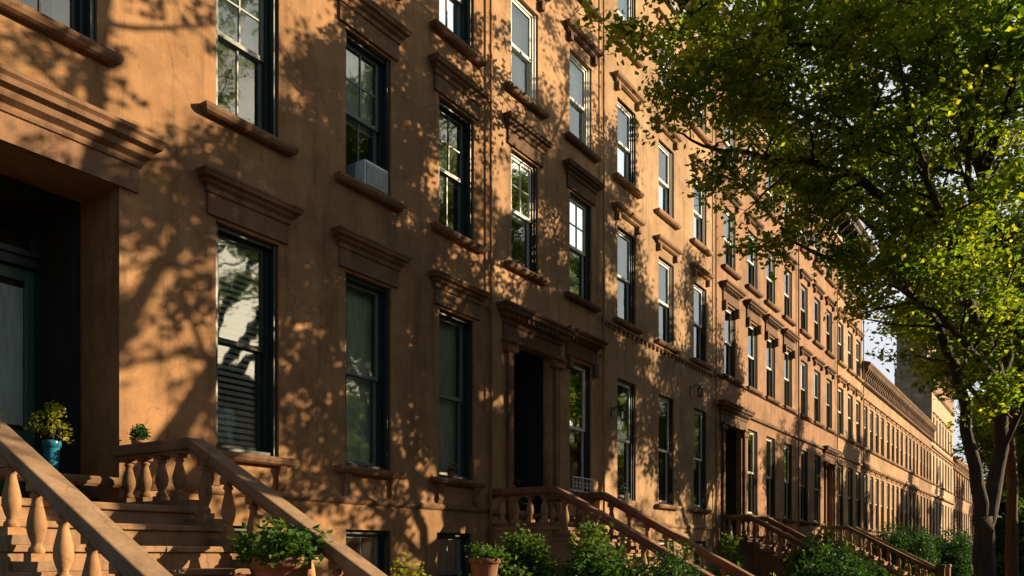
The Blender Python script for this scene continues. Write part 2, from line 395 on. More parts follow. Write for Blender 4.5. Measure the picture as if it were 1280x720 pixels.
def house(x0, x1, label, wall, trim, bays, floors, top, door=None, style=None, rng=random, corn='tall', depth=11, spec=None, name='row_house', y=0.0, seam=True, courses=()):
    """bays: {floor: [x centres]}, spec: per (floor, bay) overrides"""
    st = dict(w=.90, fm='green', sm='sage', mv={}, hood={}, sill={}, cur=None); st.update(style or {})
    root = empty(name, (0, 0, 0), label, 'house', 'row houses along the street')
    root.location = (x0, y, 0)
    ops = []
    for f in floors:
        for bx in bays[f]:
            ops.append((bx-st['w']/2-x0, bx+st['w']/2-x0, SILL[f], TOP[f], .32))
    if door: ops.append((door['x0']-x0, door['x1']-x0, door['z0'], door['z1'], door['dep']))
    me = wall_mesh(0.006, x1-x0-.006, -.1, top, ops); me.materials.append(M[wall])
    wl = link('wall', me, root)
    b = MB()   # the rest of the body: sides, back, roof
    L = x1-x0; e = .006
    b.add([(e, 0, -.1), (e, depth, -.1), (e, depth, top), (e, 0, top)], [(0, 1, 2, 3)])
    b.add([(L-e, 0, -.1), (L-e, depth, -.1), (L-e, depth, top), (L-e, 0, top)], [(0, 1, 2, 3)])
    b.add([(e, depth, -.1), (L-e, depth, -.1), (L-e, depth, top), (e, depth, top)], [(0, 1, 2, 3)])
    bo = b.build('side_wall', M[st.get('side', wall)], root)
    r = MB(); r.add([(e, 0, top), (L-e, 0, top), (L-e, depth, top), (e, depth, top)], [(0, 1, 2, 3)])
    for f in (1, 2, 3, 4):
        if f in floors: r.add([(e, .33, SILL[f]-.6), (L-e, .33, SILL[f]-.6), (L-e, depth, SILL[f]-.6), (e, depth, SILL[f]-.6)], [(0, 1, 2, 3)])
    r.build('roof', M['roof'], root)
    for f in floors:
        for i, bx in enumerate(bays[f]):
            kw = dict(far=(wall != 'brown1'), fm=st['fm'], sm=st['sm'], hd=st['hood'].get(f), sl_=st['sill'].get(f, 'plain'), trim=trim)
            mv = st['mv'].get(f, (0, 0, 0)); kw.update(mv1=mv[0], mh1=mv[1], mv2=mv[2])
            c = rng.random()
            kw.update(cur='shade' if c < .5 else 'drapes' if c < .7 else 'full' if c < .92 else None, cm=rng.choice(['cur_white', 'cur_cream', 'cur_green']))
            if f == 0: kw.update(cur=None, sl_=None, hd=None)
            if spec and (f, i) in spec: kw.update(spec[(f, i)])
            window(root, bx-x0, SILL[f], st['w'], TOP[f]-SILL[f], rng=rng, **kw)
    if corn == 'tall':
        prof = [(.04, -.75), (.08, -.72), (.08, -.64), (.05, -.62), (.05, -.18), (.12, -.14), (.55, -.12), (.60, -.02), (.66, .03), (.72, .10), (.72, .16), (.04, .22)]
        me = cornice(L-.02, 1, prof, .75, .14, .50, -.62, -.13); me.materials.append(M[st.get('corn', 'tin')]); link('cornice', me, root, (.01, 0, top-.2))
    elif corn == 'low':
        prof = [(.05, -1.25), (.14, -1.2), (.16, -1.12), (.05, -1.1), (.05, -.62), (.10, -.55), (.26, -.5), (.30, -.40), (.36, -.32), (.36, -.24), (.08, -.15)]
        me = cornice(L-.02, 1, prof, .42, .16, .25, -1.0, -.51); me.materials.append(M[st.get('corn', 'trim3')]); link('cornice', me, root, (.01, 0, top))
    elif corn == 'stone':
        prof = [(.05, -1.9), (.16, -1.8), (.16, -1.7), (.06, -1.65), (.06, -.5), (.2, -.4), (.5, -.2), (.55, 0), (.1, .1)]
        me = cornice(L-.02, 1, prof, .9, .2, .3, -.9, -.4); me.materials.append(M[trim]); link('cornice', me, root, (.01, 0, top))
    for (z, p, hgt, dent) in courses:
        c = MB(); c.molding(.01, L-.01, [(.015, z), (p, z+.03), (p, z+hgt-.03), (.015, z+hgt)], ends=False)
        if dent:
            q = .15
            while q < L-.1: c.box(q-.03, q+.03, -p+.015, -.001, z-.05, z+.02); q += .22
        c.build('string_course', M[trim], root)
    if seam:
        p = MB(); 
        for z in (2.3, 5.6, 9, 12.4):
            if z < top-.5: p.box(L-.10, L-.0, -.035, -.001, z, z+.05)
        p.lathe((L-.05, -.075, .2), [(.024, 0), (.024, top-1.1)], 8)
        p.build('drainpipe', M[wall], root)
    return root

def door_set(root, x0, d, wood='green', pil=None, trim='trim1', hoodw=.22, glassy=True):
    a, b, z0, z1, dep = d['x0']-x0, d['x1']-x0, d['z0'], d['z1'], d['dep']
    m = MB(); h = z1-z0
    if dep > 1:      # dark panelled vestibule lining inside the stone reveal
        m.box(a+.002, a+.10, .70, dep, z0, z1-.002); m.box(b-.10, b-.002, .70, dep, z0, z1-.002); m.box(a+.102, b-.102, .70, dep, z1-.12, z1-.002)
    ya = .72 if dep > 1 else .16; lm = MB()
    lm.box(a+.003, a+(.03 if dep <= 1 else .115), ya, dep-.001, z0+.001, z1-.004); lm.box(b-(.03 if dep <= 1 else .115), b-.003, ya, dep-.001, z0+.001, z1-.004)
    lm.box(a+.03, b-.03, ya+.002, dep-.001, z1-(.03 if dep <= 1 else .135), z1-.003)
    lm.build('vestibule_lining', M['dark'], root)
    A, B = a+.102, b-.102
    bar = z0+2.55
    m.box(A, A+.10, dep-.12, dep, z0, z1-.122); m.box(B-.10, B, dep-.12, dep, z0, z1-.122)
    m.box(A+.10, B-.10, dep-.18, dep, bar, bar+.10); m.box(A+.10, B-.10, dep-.22, dep, bar+.10, bar+.16)
    m.box(A+.10, B-.10, dep-.12, dep, z1-.24, z1-.122)
    fr = m.build('door_frame', M['green' if dep > 1 else wood], root)
    g = MB(); g.add([(A+.1, dep-.06, bar+.16), (B-.1, dep-.06, bar+.16), (B-.1, dep-.06, z1-.24), (A+.1, dep-.06, z1-.24)], [(0, 1, 2, 3)])
    g.build('transom_pane', M['glass'], fr)
    c = (A+B)/2
    for s_ in (-1, 1):
        l, r = (A+.102, c-.003) if s_ < 0 else (c+.003, B-.102)
        q = MB(); y0, y1 = dep-.10, dep-.05
        q.box(l, l+.09, y0, y1, z0+.02, bar-.004); q.box(r-.09, r, y0, y1, z0+.02, bar-.004)
        for za, zb in ((z0+.02, z0+.22), (z0+.70, z0+.84), (bar-.14, bar-.004)): q.box(l+.091, r-.091, y0, y1, za, zb)
        q.box(l+.091, r-.091, y0+.03, y1, z0+.221, z0+.699)
        dl = q.build('door', M[wood], root, bevel=.006)
        gg = MB(); gg.add([(l+.09, y0+.03, z0+.84), (r-.09, y0+.03, z0+.84), (r-.09, y0+.03, bar-.14), (l+.09, y0+.03, bar-.14)], [(0, 1, 2, 3)])
        gg.build('pane', M['glass'], dl)
        cc = MB(); cc.add([(l+.1, y1-.005, z0+.9), (r-.1, y1-.005, z0+.9), (r-.1, y1-.005, bar-.2), (l+.1, y1-.005, bar-.2)], [(0, 1, 2, 3)])
        cc.build('curtain', M['cur_white' if glassy else 'cur_green'], dl)
        k = MB(); hx = c-.05*1 if s_ < 0 else c+.05
        k.tube([(hx, y0-.001, z0+1.02), (hx, y0-.05, z0+1.02)], [.012, .012], 8); k.lathe((hx, y0-.06, z0+.995), [(.005, 0), (.028, .012), (.03, .025), (.028, .04), (.005, .05)], 10)
        k.build('handle', M['brass'], dl)
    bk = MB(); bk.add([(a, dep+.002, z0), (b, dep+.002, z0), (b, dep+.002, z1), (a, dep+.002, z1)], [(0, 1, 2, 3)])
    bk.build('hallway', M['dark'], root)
    # entablature
    w = b-a; t = MB()
    t.molding(a-hoodw, b+hoodw, [(.03, z1+.002), (.03, z1+.25), (.05, z1+.26), (.06, z1+.29), (.06, z1+.32), (.12, z1+.36), (.13, z1+.42), (.19, z1+.45), (.20, z1+.50), (.23, z1+.53), (.23, z1+.57), (.04, z1+.61)])
    if pil:
        x = a-hoodw+.08
        while x < b+hoodw-.05: t.box(x-.03, x+.03, -.15, -.05, z1+.36, z1+.445); x += .16
    t.build('door_hood', M[trim], root)
    if pil:
        for xx in (a-hoodw/2-.01, b+hoodw/2+.01):
            pm = MB(); pm.box(xx-.10, xx+.10, -.10, -.002, z0+.0, z0+.22); pm.box(xx-.08, xx+.08, -.07, -.002, z0+.221, z1-.22); pm.molding(xx-.085, xx+.085, [(.06, z1-.22), (.10, z1-.18), (.10, z1-.08), (.14, z1-.04), (.14, z1-.001)])
            pm.build('pilaster', M[pil], root, bevel=.006)
    return root

LAND = E+.43
rng = random.Random(3)
door1 = dict(x0=3.0, x1=4.9, z0=LAND+.02, z1=E+3.68, dep=1.32)
b1 = [4.22, 6.50, 8.52, 10.50]
H1 = house(1.2, 11.37, 'orange brown row house with dark window frames and moulded hoods, nearest the camera', 'brown1', 'trim1',
    {0: [6.50, 8.52, 10.45], 1: b1[1:], 2: b1, 3: b1, 4: b1}, (0, 1, 2, 3, 4), E+13.9, door=door1, rng=rng,
    style=dict(w=.90, fm='green', sm='sage', mv={2: (1, 1, 1), 3: (1, 1, 1), 4: (1, 1, 1), 0: (1, 0, 1)}, hood={1: 'full', 2: 'full', 3: 'full', 4: 'slim'}, sill={1: 'bracket'}),
    courses=[(E+.66, .035, .10, False)],
    spec={(1, 0): dict(cur='blind', cm='blind', sm='green'), (1, 1): dict(cur='full', cm='cur_cream', sm='sage'), (1, 2): dict(cur='full', cm='cur_cream', sm='sage'),
          (2, 0): dict(cur='drapes', cm='cur_green', sm='green'), (2, 1): dict(cur='shade', cm='cur_white'), (2, 2): dict(cur='shade', cm='cur_white'), (2, 3): dict(cur='shade', cm='cur_white'),
          (3, 3): dict(cur='full', cm='cur_white')})
door_set(H1, 1.2, door1, 'door_green', trim='trim1', hoodw=.17)
door2 = dict(x0=12.1, x1=13.35, z0=LAND+.02, z1=E+3.62, dep=.8)
H2 = house(11.37, 15.38, 'narrow row house with white window frames and heavy bracketed door hood, second from the left', 'brown2', 'trim2',
    {0: [14.5], 1: [14.5], 2: [12.47, 14.5], 3: [12.47, 14.5], 4: [12.47, 14.5]}, (0, 1, 2, 3, 4), E+13.9, door=door2, rng=rng,
    style=dict(w=.88, fm='black', sm='white', mv={2: (1, 1, 0), 3: (0, 0, 0), 4: (0, 0, 0)}, hood={1: 'heavy', 2: 'full', 3: 'light', 4: 'slim'}),
    spec={(1, 0): dict(cur=None), (2, 0): dict(cur='shade', cm='cur_white'), (2, 1): dict(cur='drapes', cm='cur_green'), (3, 0): dict(cur='full', cm='cur_white', fm='white'), (3, 1): dict(cur='shade', cm='cur_white', fm='white')},
    courses=[(E+.62, .03, .10, False)])
door_set(H2, 11.37, door2, 'black', pil='rail2', trim='trim2', hoodw=.30, glassy=False)
b3 = [16.55, 18.70, 20.90]
H3 = house(15.38, 21.92, 'pale tan row house with plain parlour windows and dentilled string course, third from the left', 'brown4', 'trim3',
    {0: b3, 1: b3, 2: b3, 3: b3, 4: b3}, (0, 1, 2, 3, 4), E+13.95, rng=rng,
    style=dict(w=.90, fm='black', sm='white', hood={2: 'light', 3: 'light', 4: 'slim'}),
    courses=[(SILL[2]-.22, .06, .10, True), (E+.62, .03, .10, False)],
    spec={(1, 0): dict(cur=None, sl_=None), (1, 1): dict(cur='drapes', cm='cur_green'), (1, 2): dict(cur='shade', cm='cur_white'), (3, 0): dict(cur='full', cm='cur_white')})
door4 = dict(x0=22.75, x1=24.2, z0=LAND+.02, z1=E+3.6, dep=.9)
b4 = [23.2, 25.25, 27.1, 29.1]
H4 = house(21.92, 30.2, 'rust brown row house with a dark doorway and four bays, fourth from the left', 'brown3', 'trim2',
    {0: b4[1:], 1: b4[1:], 2: b4, 3: b4, 4: b4}, (0, 1, 2, 3, 4), E+13.9, door=door4, rng=rng,
    style=dict(w=.94, fm='black', sm='cream', hood={2: 'heavy', 3: 'light', 4: 'slim'}),
    courses=[(SILL[2]-.95, .07, .14, False), (SILL[2]-.14, .06, .10, False)])
door_set(H4, 21.92, door4, 'black', pil='trim2', trim='trim2', hoodw=.35, glassy=False)
b5 = [31.2, 33.1, 35.0]
door5 = dict(x0=34.4, x1=35.6, z0=LAND+.02, z1=E+3.6, dep=.9)
H5 = house(30.2, 36.1, 'red brown row house half behind the leaves, fifth from the left', 'brown5', 'trim2',
    {0: b5, 1: b5[:2], 2: b5, 3: b5, 4: b5}, (0, 1, 2, 3, 4), E+13.9, door=door5, rng=rng,
    style=dict(w=.96, fm='black', sm='sage', hood={2: 'light', 3: 'light', 4: 'slim'}), courses=[(SILL[2]-.95, .07, .14, False), (SILL[2]-.14, .06, .10, False)])
door_set(H5, 30.2, door5, 'black', pil='trim2', trim='trim2', hoodw=.3, glassy=False)
b6 = [37.05, 38.9, 40.6]
H6 = house(36.1, 41.4, 'tan row house, last of the tall houses before the roofline drops', 'brown2', 'trim3',
    {0: b6, 1: b6, 2: b6, 3: b6, 4: b6}, (0, 1, 2, 3, 4), E+13.9, rng=rng,
    style=dict(w=1.0, fm='black', sm='cream', hood={2: 'light', 3: 'light', 4: 'slim'}), courses=[(SILL[2]-.95, .07, .14, False), (SILL[2]-.14, .06, .10, False)])
lab = ['first of the lower row houses with a bracketed cornice, next to the last tall house', 'lower row house with bracketed cornice, second after the roofline drops',
       'lower row house with bracketed cornice, third after the roofline drops', 'last lower row house with bracketed cornice, beside the grey stone side wall']
X = 41.4
for i in range(4):
    L = 5.95; bs = [X+.85+1.42*k for k in range(4)]
    house(X, X+L, lab[i], ['brown4', 'brown2', 'brown4', 'brown3'][i], 'trim3', {1: bs, 2: bs}, (1, 2), E+9.05, rng=rng, corn='low', depth=3.2, seam=False,
          style=dict(w=.88, fm='brownp', sm='cream', hood={1: 'slim', 2: 'slim'}, corn='trim2'), courses=[(SILL[2]-.95, .14, .2, True), (SILL[2]-.14, .09, .12, False)])
    X += L
# the taller end building with a grey block side wall
bs = [X+1.0+1.75*k for k in range(7)]
HE = house(X, X+13.0, 'taller pale stone house with a grey block side wall rising past the low roofs', 'pale', 'trim3', {1: bs, 2: bs, 3: bs}, (1, 2, 3), E+13.2, rng=rng, corn='stone', depth=2.4, seam=False,
      style=dict(w=.8, fm='brownp', sm='black', hood={2: 'slim', 3: 'slim'}, side='grey'), courses=[(SILL[2]-.95, .14, .2, False), (SILL[3]-.6, .1, .2, False)])
tb = MB(); tb.box(.5, 5.0, .35, 2.35, E+13.21, E+17.5); tb.molding(.45, 5.05, [(.0, E+17.501), (.2, E+17.7), (.2, E+17.9), (.02, E+18)], y=.35); tb.build('stair_tower', M['grey'], HE)
X += 13
for i in range(5):
    L = 8.0; bs = [X+1+2.0*k for k in range(4)]
    house(X, X+L, ['low tan house beyond the end building, seen just past the pale stone front', 'second low house beyond the pale stone front', 'third low house beyond the pale stone front', 'fourth low house beyond the pale stone front', 'farthest low house at the end of the street'][i],
          ['brown3', 'brown4', 'brown5', 'brown4', 'brown2'][i], 'trim3', {1: bs, 2: bs}, (1, 2), E+8.2, rng=rng, corn='low', depth=8, seam=False, style=dict(w=1.0, fm='brownp', sm='black', corn='trim3'))
    X += L

# the opposite side of the street, seen in the window panes
tints = ['brown5', 'brown3', 'brown2', 'brown4', 'brown1', 'brown3', 'brown2', 'brown5', 'brown4']
places = ['opposite the nearest house', 'opposite the pale tan house', 'opposite the rust brown house', 'opposite the last tall house', 'opposite the first low houses', 'opposite the last low houses', 'opposite the pale stone house', 'opposite the farthest houses', 'at the far end of the opposite side']
for i in range(9):
    X = -2+12*i; bs = [X+1.3+2.35*k for k in range(5)]
    o = house(X, X+12, 'low brown house across the street '+places[i], tints[i], 'trim1', {0: [], 1: bs, 2: bs}, (1, 2), E+8.6, rng=rng, depth=8, seam=False, corn='low',
              style=dict(w=1.0, fm='green', sm='white', hood={1: 'full', 2: 'full'}, corn='trim2'))
    o.rotation_euler.z = math.pi; o.location = (X+12, -24.3, 0); o['group'] = 'houses across the street'

# ---------------------------------------------------------------- stoops
RISE = LAND/11; RUN = .335
def baluster_mesh():
    m = MB()
    m.box(-.060, .060, -.060, .060, 0, .045); 
    m.lathe((0, 0, 0), [(.050, .045), (.054, .06), (.050, .075), (.036, .088), (.034, .10), (.046, .125), (.060, .165), (.064, .20), (.060, .235), (.046, .29), (.034, .335), (.031, .355), (.043, .365), (.045, .378), (.034, .388), (.040, .40)], 14)
    m.box(-.052, .052, -.052, .052, .399, .455)
    return m.mesh('baluster')
BAL = baluster_mesh()
def stoop(xa, xb, landd, label, steps='steps', rail='rail', balu='balu'):
    root = empty('stoop', ((xa+xb)/2, 0, 0), label, 'stoop', 'stone stoops with baluster railings')
    w = (xb-xa)/2
    m = MB()
    m.box(-w, w, -landd, -.003, -.02, LAND-.06)
    m.box(-w-.02, w+.02, -landd-.03, -.003, LAND-.06, LAND)
    for i in range(1, 12):
        y1 = -landd-RUN*(i-1); y0 = y1-RUN; z = LAND-RISE*i
        if z < .03: break
        m.box(-w, w, y0, y1-.002, -.02, z-.05); m.box(-w-.02, w+.02, y0-.03, y1-.002, z-.05, z)
    m.build('steps', M[steps], root, bevel=.008)
    bm_ = BAL.copy(); bm_.materials.append(M[balu])
    nst = 9
    for s_ in (-1, 1):
        x = s_*(w-.11)
        # rail: level over the landing then falling with the steps
        top = LAND+.53
        dy = RUN*nst
        r = MB(); th = .105; hw = .098; z2 = top-RISE*nst
        pl = [(-.004, top), (-landd-.05, top), (-landd-.05-dy, z2), (-landd-.05-dy, z2+th*1.1), (-landd-.03, top+th), (-.004, top+th)]
        r.prism_x(x-hw, x+hw, pl)
        pl2 = [(-.004, top-.03), (-landd-.02, top-.03), (-landd-.02-dy, z2-.03), (-landd-.05-dy, z2+.001), (-landd-.05, top+.001), (-.004, top+.001)]
        r.prism_x(x-hw*.7, x+hw*.7, pl2)
        r.build('handrail', M[rail], root, bevel=.014)
        cb = MB(); cb.box(x-.085, x+.085, -landd, -.004, LAND, LAND+.07)
        for i in range(1, nst+1): cb.box(x-.085, x+.085, -landd-RUN*i+.002, -landd-RUN*(i-1)-.002, LAND-RISE*i, LAND-RISE*i+.07)
        cb.build('base_rail', M[rail], root, bevel=.006)
        y = -.18
        while y > -landd+.06:
            bb = link('baluster', bm_, root, (x, y, LAND+.07)); bb.scale.z = 1.0; y -= .27
        for i in range(1, nst+1):
            b_ = link('baluster', bm_, root, (x, -landd-RUN*(i-.5), LAND-RISE*i+.07), bevel=0)
            b_.scale = (1, 1, 1.21); b_.rotation_euler = (rng.uniform(-.02, .02), rng.uniform(-.02, .02), rng.uniform(-.12, .12))
        nm = MB(); yy = -landd-.05-dy-.14; zz = z2+.28
        nm.box(x-.15, x+.15, yy-.15, yy+.15, 0, zz-.10); nm.molding(x-.15, x+.15, [(0, zz-.10), (.03, zz-.07), (.03, zz-.02), (.0, zz+.03)], y=yy-.15)
        nm.box(x-.15, x+.15, yy-.13, yy+.15, zz-.10, zz+.02)
        nm.build('newel', M[rail], root)
    return root
stoop(2.93, 5.0, 1.2, 'wide tan stone stoop in the left foreground with pale turned balusters')
stoop(11.38, 13.22, 1.2, 'red brown stoop rising behind the garden shrubs to the second doorway', 'trim3', 'rail2', 'balu')
stoop(22.55, 24.4, .7, 'dark shaded stoop under the third doorway, beyond the pale tan house', 'trim2', 'rail2', 'trim3')
stoop(33.7, 35.5, .9, 'far thin stoop railing above the dark hedge, farthest of the stoops', 'trim3', 'rail', 'trim3')

# ---------------------------------------------------------------- leaves
def leaf_mesh(name, centres, nper, sig, size, mat, seed, tint=None, shell=0, flat=.5):
    """a leaf-sized folded face for every leaf; centres (n,3)"""
    r = np.random.default_rng(seed); c = np.repeat(np.asarray(centres, float), nper, axis=0); n = len(c)
    base = np.repeat(r.uniform(0, 1, len(centres)), nper)
    sg = np.asarray(sig) if np.ndim(sig) else np.array([sig, sig, sig])
    c = c+r.normal(0, 1, (n, 3))*sg
    d = r.normal(0, 1, (n, 3)); d[:, 2] *= .6; d /= np.linalg.norm(d, axis=1)[:, None]
    u = r.normal(0, 1, (n, 3)); u[:, 2] += flat*2; u = np.cross(d, u); u /= np.linalg.norm(u, axis=1)[:, None]+1e-9
    nn = np.cross(d, u)
    ln = size*r.uniform(.6, 1.25, n)[:, None]; wd = ln*.30
    v = np.empty((n, 4, 3))
    v[:, 0] = c; v[:, 1] = c+d*ln*.5+u*wd+nn*ln*.10; v[:, 2] = c+d*ln; v[:, 3] = c+d*ln*.5-u*wd+nn*ln*.10
    me = bpy.data.meshes.new(name); me.vertices.add(4*n); me.vertices.foreach_set('co', v.reshape(-1))
    me.loops.add(4*n); me.loops.foreach_set('vertex_index', np.arange(4*n, dtype=np.int32))
    me.polygons.add(n); me.polygons.foreach_set('loop_start', np.arange(0, 4*n, 4, dtype=np.int32)); me.polygons.foreach_set('loop_total', np.full(n, 4, dtype=np.int32))
    me.update(); me.validate()
    at = me.attributes.new('tint', 'FLOAT', 'FACE'); at.data.foreach_set('value', np.clip(base*.6+r.uniform(0, .4, n), 0, 1).astype(np.float32))
    me.materials.append(mat); return me
def curve_pts(p0, d, L, n, rng, droop=0., wob=.25):
    pts = [Vector(p0)]; d = d.normalized()
    for i in range(n):
        d = (d+Vector((rng.uniform(-wob, wob), rng.uniform(-wob, wob), rng.uniform(-wob, wob)-droop))).normalized()
        pts.append(pts[-1]+d*(L/n))
    return pts
def refine(pts, rads, rng, k=4, wob=.05):
    """Catmull-Rom through the given joints"""
    P_ = [Vector(p) for p in pts]; out = []; rr = []
    for i in range(len(P_)-1):
        a = P_[max(i-1, 0)]; b = P_[i]; c = P_[i+1]; d = P_[min(i+2, len(P_)-1)]
        for j in range(k):
            t = j/k
            q = .5*((2*b)+(c-a)*t+(2*a-5*b+4*c-d)*t*t+(3*b-a-3*c+d)*t**3)
            if j: q += Vector((rng.uniform(-wob, wob), rng.uniform(-wob, wob), rng.uniform(-wob, wob)))
            out.append(q); rr.append(rads[i]*(1-t)+rads[i+1]*t)
    out.append(P_[-1]); rr.append(rads[-1]); return out, rr
def make_tree(root, trunk, limbs, rng, seed, bk, leaf, every=.38, sub=(1.0, 2.2), ntw=8, nleaf=55, size=.085, start=.3, sig=.15, zmin=0, keep=None, mid=.5):
    wood = MB(); tp, tr = refine(*trunk, rng); wood.tube(tp, tr, 16, .09, rng)
    cen = []
    for pts, rads, st in limbs:
        lp, lr = refine(pts, rads, rng, 4, .04); wood.tube(lp, lr, 9, .05, rng)
        acc = 0; tot = sum((lp[i+1]-lp[i]).length for i in range(len(lp)-1)); run = 0
        for i in range(len(lp)-1):
            sgm = lp[i+1]-lp[i]; run += sgm.length; acc += sgm.length
            if run/tot < st: acc = 0; continue
            while acc > every:
                acc -= every
                ax = sgm.normalized(); side = Vector((rng.gauss(0, 1), rng.gauss(0, 1), rng.gauss(0, .7))); side -= ax*side.dot(ax)
                d = side.normalized()*1.0+ax*.55+Vector((0, 0, .15))
                L = rng.uniform(*sub)*(1-.35*run/tot)
                sp = curve_pts(lp[i+1], d, L, 5, rng, .03)
                if keep and not keep(sp[-1]): continue
                r0 = min(lr[i+1]*.5, .035)
                wood.tube(sp, [r0*(1-.8*k/5)+.003 for k in range(6)], 5)
                for _ in range(ntw):
                    t = rng.uniform(.25, 1)*5; k = min(4, int(t)); q = sp[k].lerp(sp[k+1], t-k)
                    dd = Vector((rng.gauss(0, 1), rng.gauss(0, 1), rng.gauss(0, .6)))
                    e = q+dd.normalized()*rng.uniform(.2, .5)
                    if e.z < zmin or (keep and not keep(e)): continue
                    wood.tube([q, (q+e)/2+Vector((0, 0, .03)), e], [.007, .005, .002], 3)
                    cen.append(e); 
                    if rng.random() < mid: cen.append(q.lerp(e, .5))
    root_inv = root.location
    t = wood.build('trunk', bk, root)
    me = leaf_mesh('crown', [c for c in cen], nleaf, (sig, sig, sig*.75), size, leaf, seed)
    link('crown', me, root)
    return len(cen)*nleaf
def rel(pts, o): return [p-o for p in pts]

# street tree beside the camera, its limbs arching over towards the houses
base = P(1232, 800, 14.6); base.z = 0
TA = empty('street_tree', base, 'forked street tree at the right with long limbs arching towards the houses', 'tree', 'street trees')
rt = random.Random(11)
def LP(lst): return rel([P(*p) for p in lst], base)
fork = (1228, 648, 14.6)
trunkA = ([Vector((0, 0, -.1)), Vector((0, 0, .25)), Vector((.02, 0, 1.2)), P(*fork)-base], [.34, .22, .18, .16])
limbsA = [
    (LP([(1230, 685, 14.6), (1226, 650, 14.6), (1213, 560, 14.5), (1194, 460, 14.1), (1160, 392, 13.8), (1105, 345, 13.5), (1040, 325, 13.3), (985, 300, 13.1)]), [.14, .13, .10, .085, .07, .05, .035, .015], .55),
    (LP([(1231, 685, 14.6), (1234, 650, 14.6), (1252, 560, 14.8), (1250, 480, 14.8), (1222, 400, 14.6), (1180, 335, 14.2), (1125, 272, 13.7), (1080, 228, 13.3), (1015, 203, 12.9), (955, 197, 12.6), (890, 185, 12.3), (845, 165, 12.1)]), [.145, .14, .12, .105, .095, .085, .075, .065, .055, .04, .025, .01], .38),
    (LP([(1250, 480, 14.8), (1262, 400, 14.9), (1252, 310, 14.7), (1228, 225, 14.4), (1195, 150, 14.1), (1165, 60, 13.9), (1120, -30, 13.7), (1080, -120, 13.5)]), [.095, .09, .08, .07, .06, .05, .035, .02], .2),
    (LP([(1228, 225, 14.4), (1195, 122, 14.0), (1150, 134, 13.6), (1100, 142, 13.2), (1060, 165, 12.9), (1000, 140, 12.6), (930, 95, 12.3), (870, 75, 12.1)]), [.07, .06, .055, .05, .045, .035, .025, .01], .1),
    (LP([(1165, 60, 13.9), (1100, 20, 13.4), (1030, 0, 13.0), (960, -20, 12.7), (890, 0, 12.4), (850, 40, 12.2)]), [.055, .05, .04, .03, .02, .008], .05),
    (LP([(1262, 400, 14.9), (1300, 320, 14.6), (1330, 220, 14.2), (1340, 100, 13.8)]), [.09, .08, .05, .02], .2),
    (LP([(1252, 310, 14.7), (1215, 300, 16), (1150, 250, 17.2), (1090, 180, 18), (1040, 90, 18.5)]), [.08, .07, .055, .035, .015], .2),
    (LP([(1228, 225, 14.4), (1240, 120, 16), (1215, 30, 17.3), (1180, -60, 18)]), [.07, .055, .035, .015], .15),
    (LP([(1222, 400, 14.6), (1200, 330, 13.2), (1170, 250, 12.2), (1140, 160, 11.5), (1120, 60, 11.1)]), [.08, .065, .05, .035, .015], .35),
    (LP([(1250, 480, 14.8), (1215, 440, 13.9), (1180, 400, 13.2), (1140, 372, 12.8), (1100, 350, 12.5)]), [.07, .055, .04, .025, .01], .2),
    (LP([(1262, 400, 14.9), (1230, 390, 15.8), (1180, 370, 17), (1120, 350, 18), (1070, 330, 18.6)]), [.07, .06, .05, .03, .012], .2),
    (LP([(1250, 480, 14.8), (1290, 450, 14.2), (1320, 400, 13.6), (1350, 340, 13.2)]), [.07, .055, .035, .012], .2),
    (LP([(1262, 400, 14.9), (1230, 320, 13.6), (1210, 220, 12.8), (1225, 110, 12.3), (1240, 20, 12)]), [.07, .06, .05, .03, .012], .25),
    (LP([(1180, 335, 14.2), (1120, 310, 15.2), (1050, 250, 16), (980, 210, 16.5), (920, 160, 16.8)]), [.06, .05, .04, .025, .01], .15),
    (LP([(1222, 400, 14.6), (1290, 380, 16.2), (1310, 320, 17.6), (1300, 230, 18.6)]), [.07, .06, .04, .015], .25),
    (LP([(1252, 560, 14.8), (1275, 515, 14.1), (1298, 480, 13.5), (1325, 450, 13.0)]), [.05, .04, .025, .01], .15),
    (LP([(1194, 460, 14.1), (1215, 440, 15.2), (1240, 430, 16.2), (1265, 420, 17)]), [.05, .04, .025, .01], .15),
    (LP([(1195, 150, 14.1), (1120, 90, 13), (1040, 60, 12.3), (960, 50, 11.9), (900, 70, 11.7)]), [.055, .05, .035, .02, .008], .1),
    (LP([(1165, 60, 13.9), (1080, -40, 14), (980, -40, 14.2), (910, 20, 14.5), (870, 80, 14.6)]), [.055, .045, .035, .02, .008], .1),
    (LP([(1228, 225, 14.4), (1265, 110, 13.2), (1285, 0, 12.5), (1290, -80, 12.2)]), [.06, .05, .035, .01], .2),
    (LP([(1165, 60, 13.9), (1120, 10, 12.6), (1080, 20, 11.6), (1040, 60, 11)]), [.05, .04, .03, .01], .2),
]
nA = make_tree(TA, trunkA, limbsA, rt, 21, M['bark'], M['leafA'], every=.33, sub=(.9, 2.1), ntw=7, nleaf=31, size=.11, sig=.12, mid=.3, keep=lambda e: e.z > 3.7+.85*max(0, e.y))

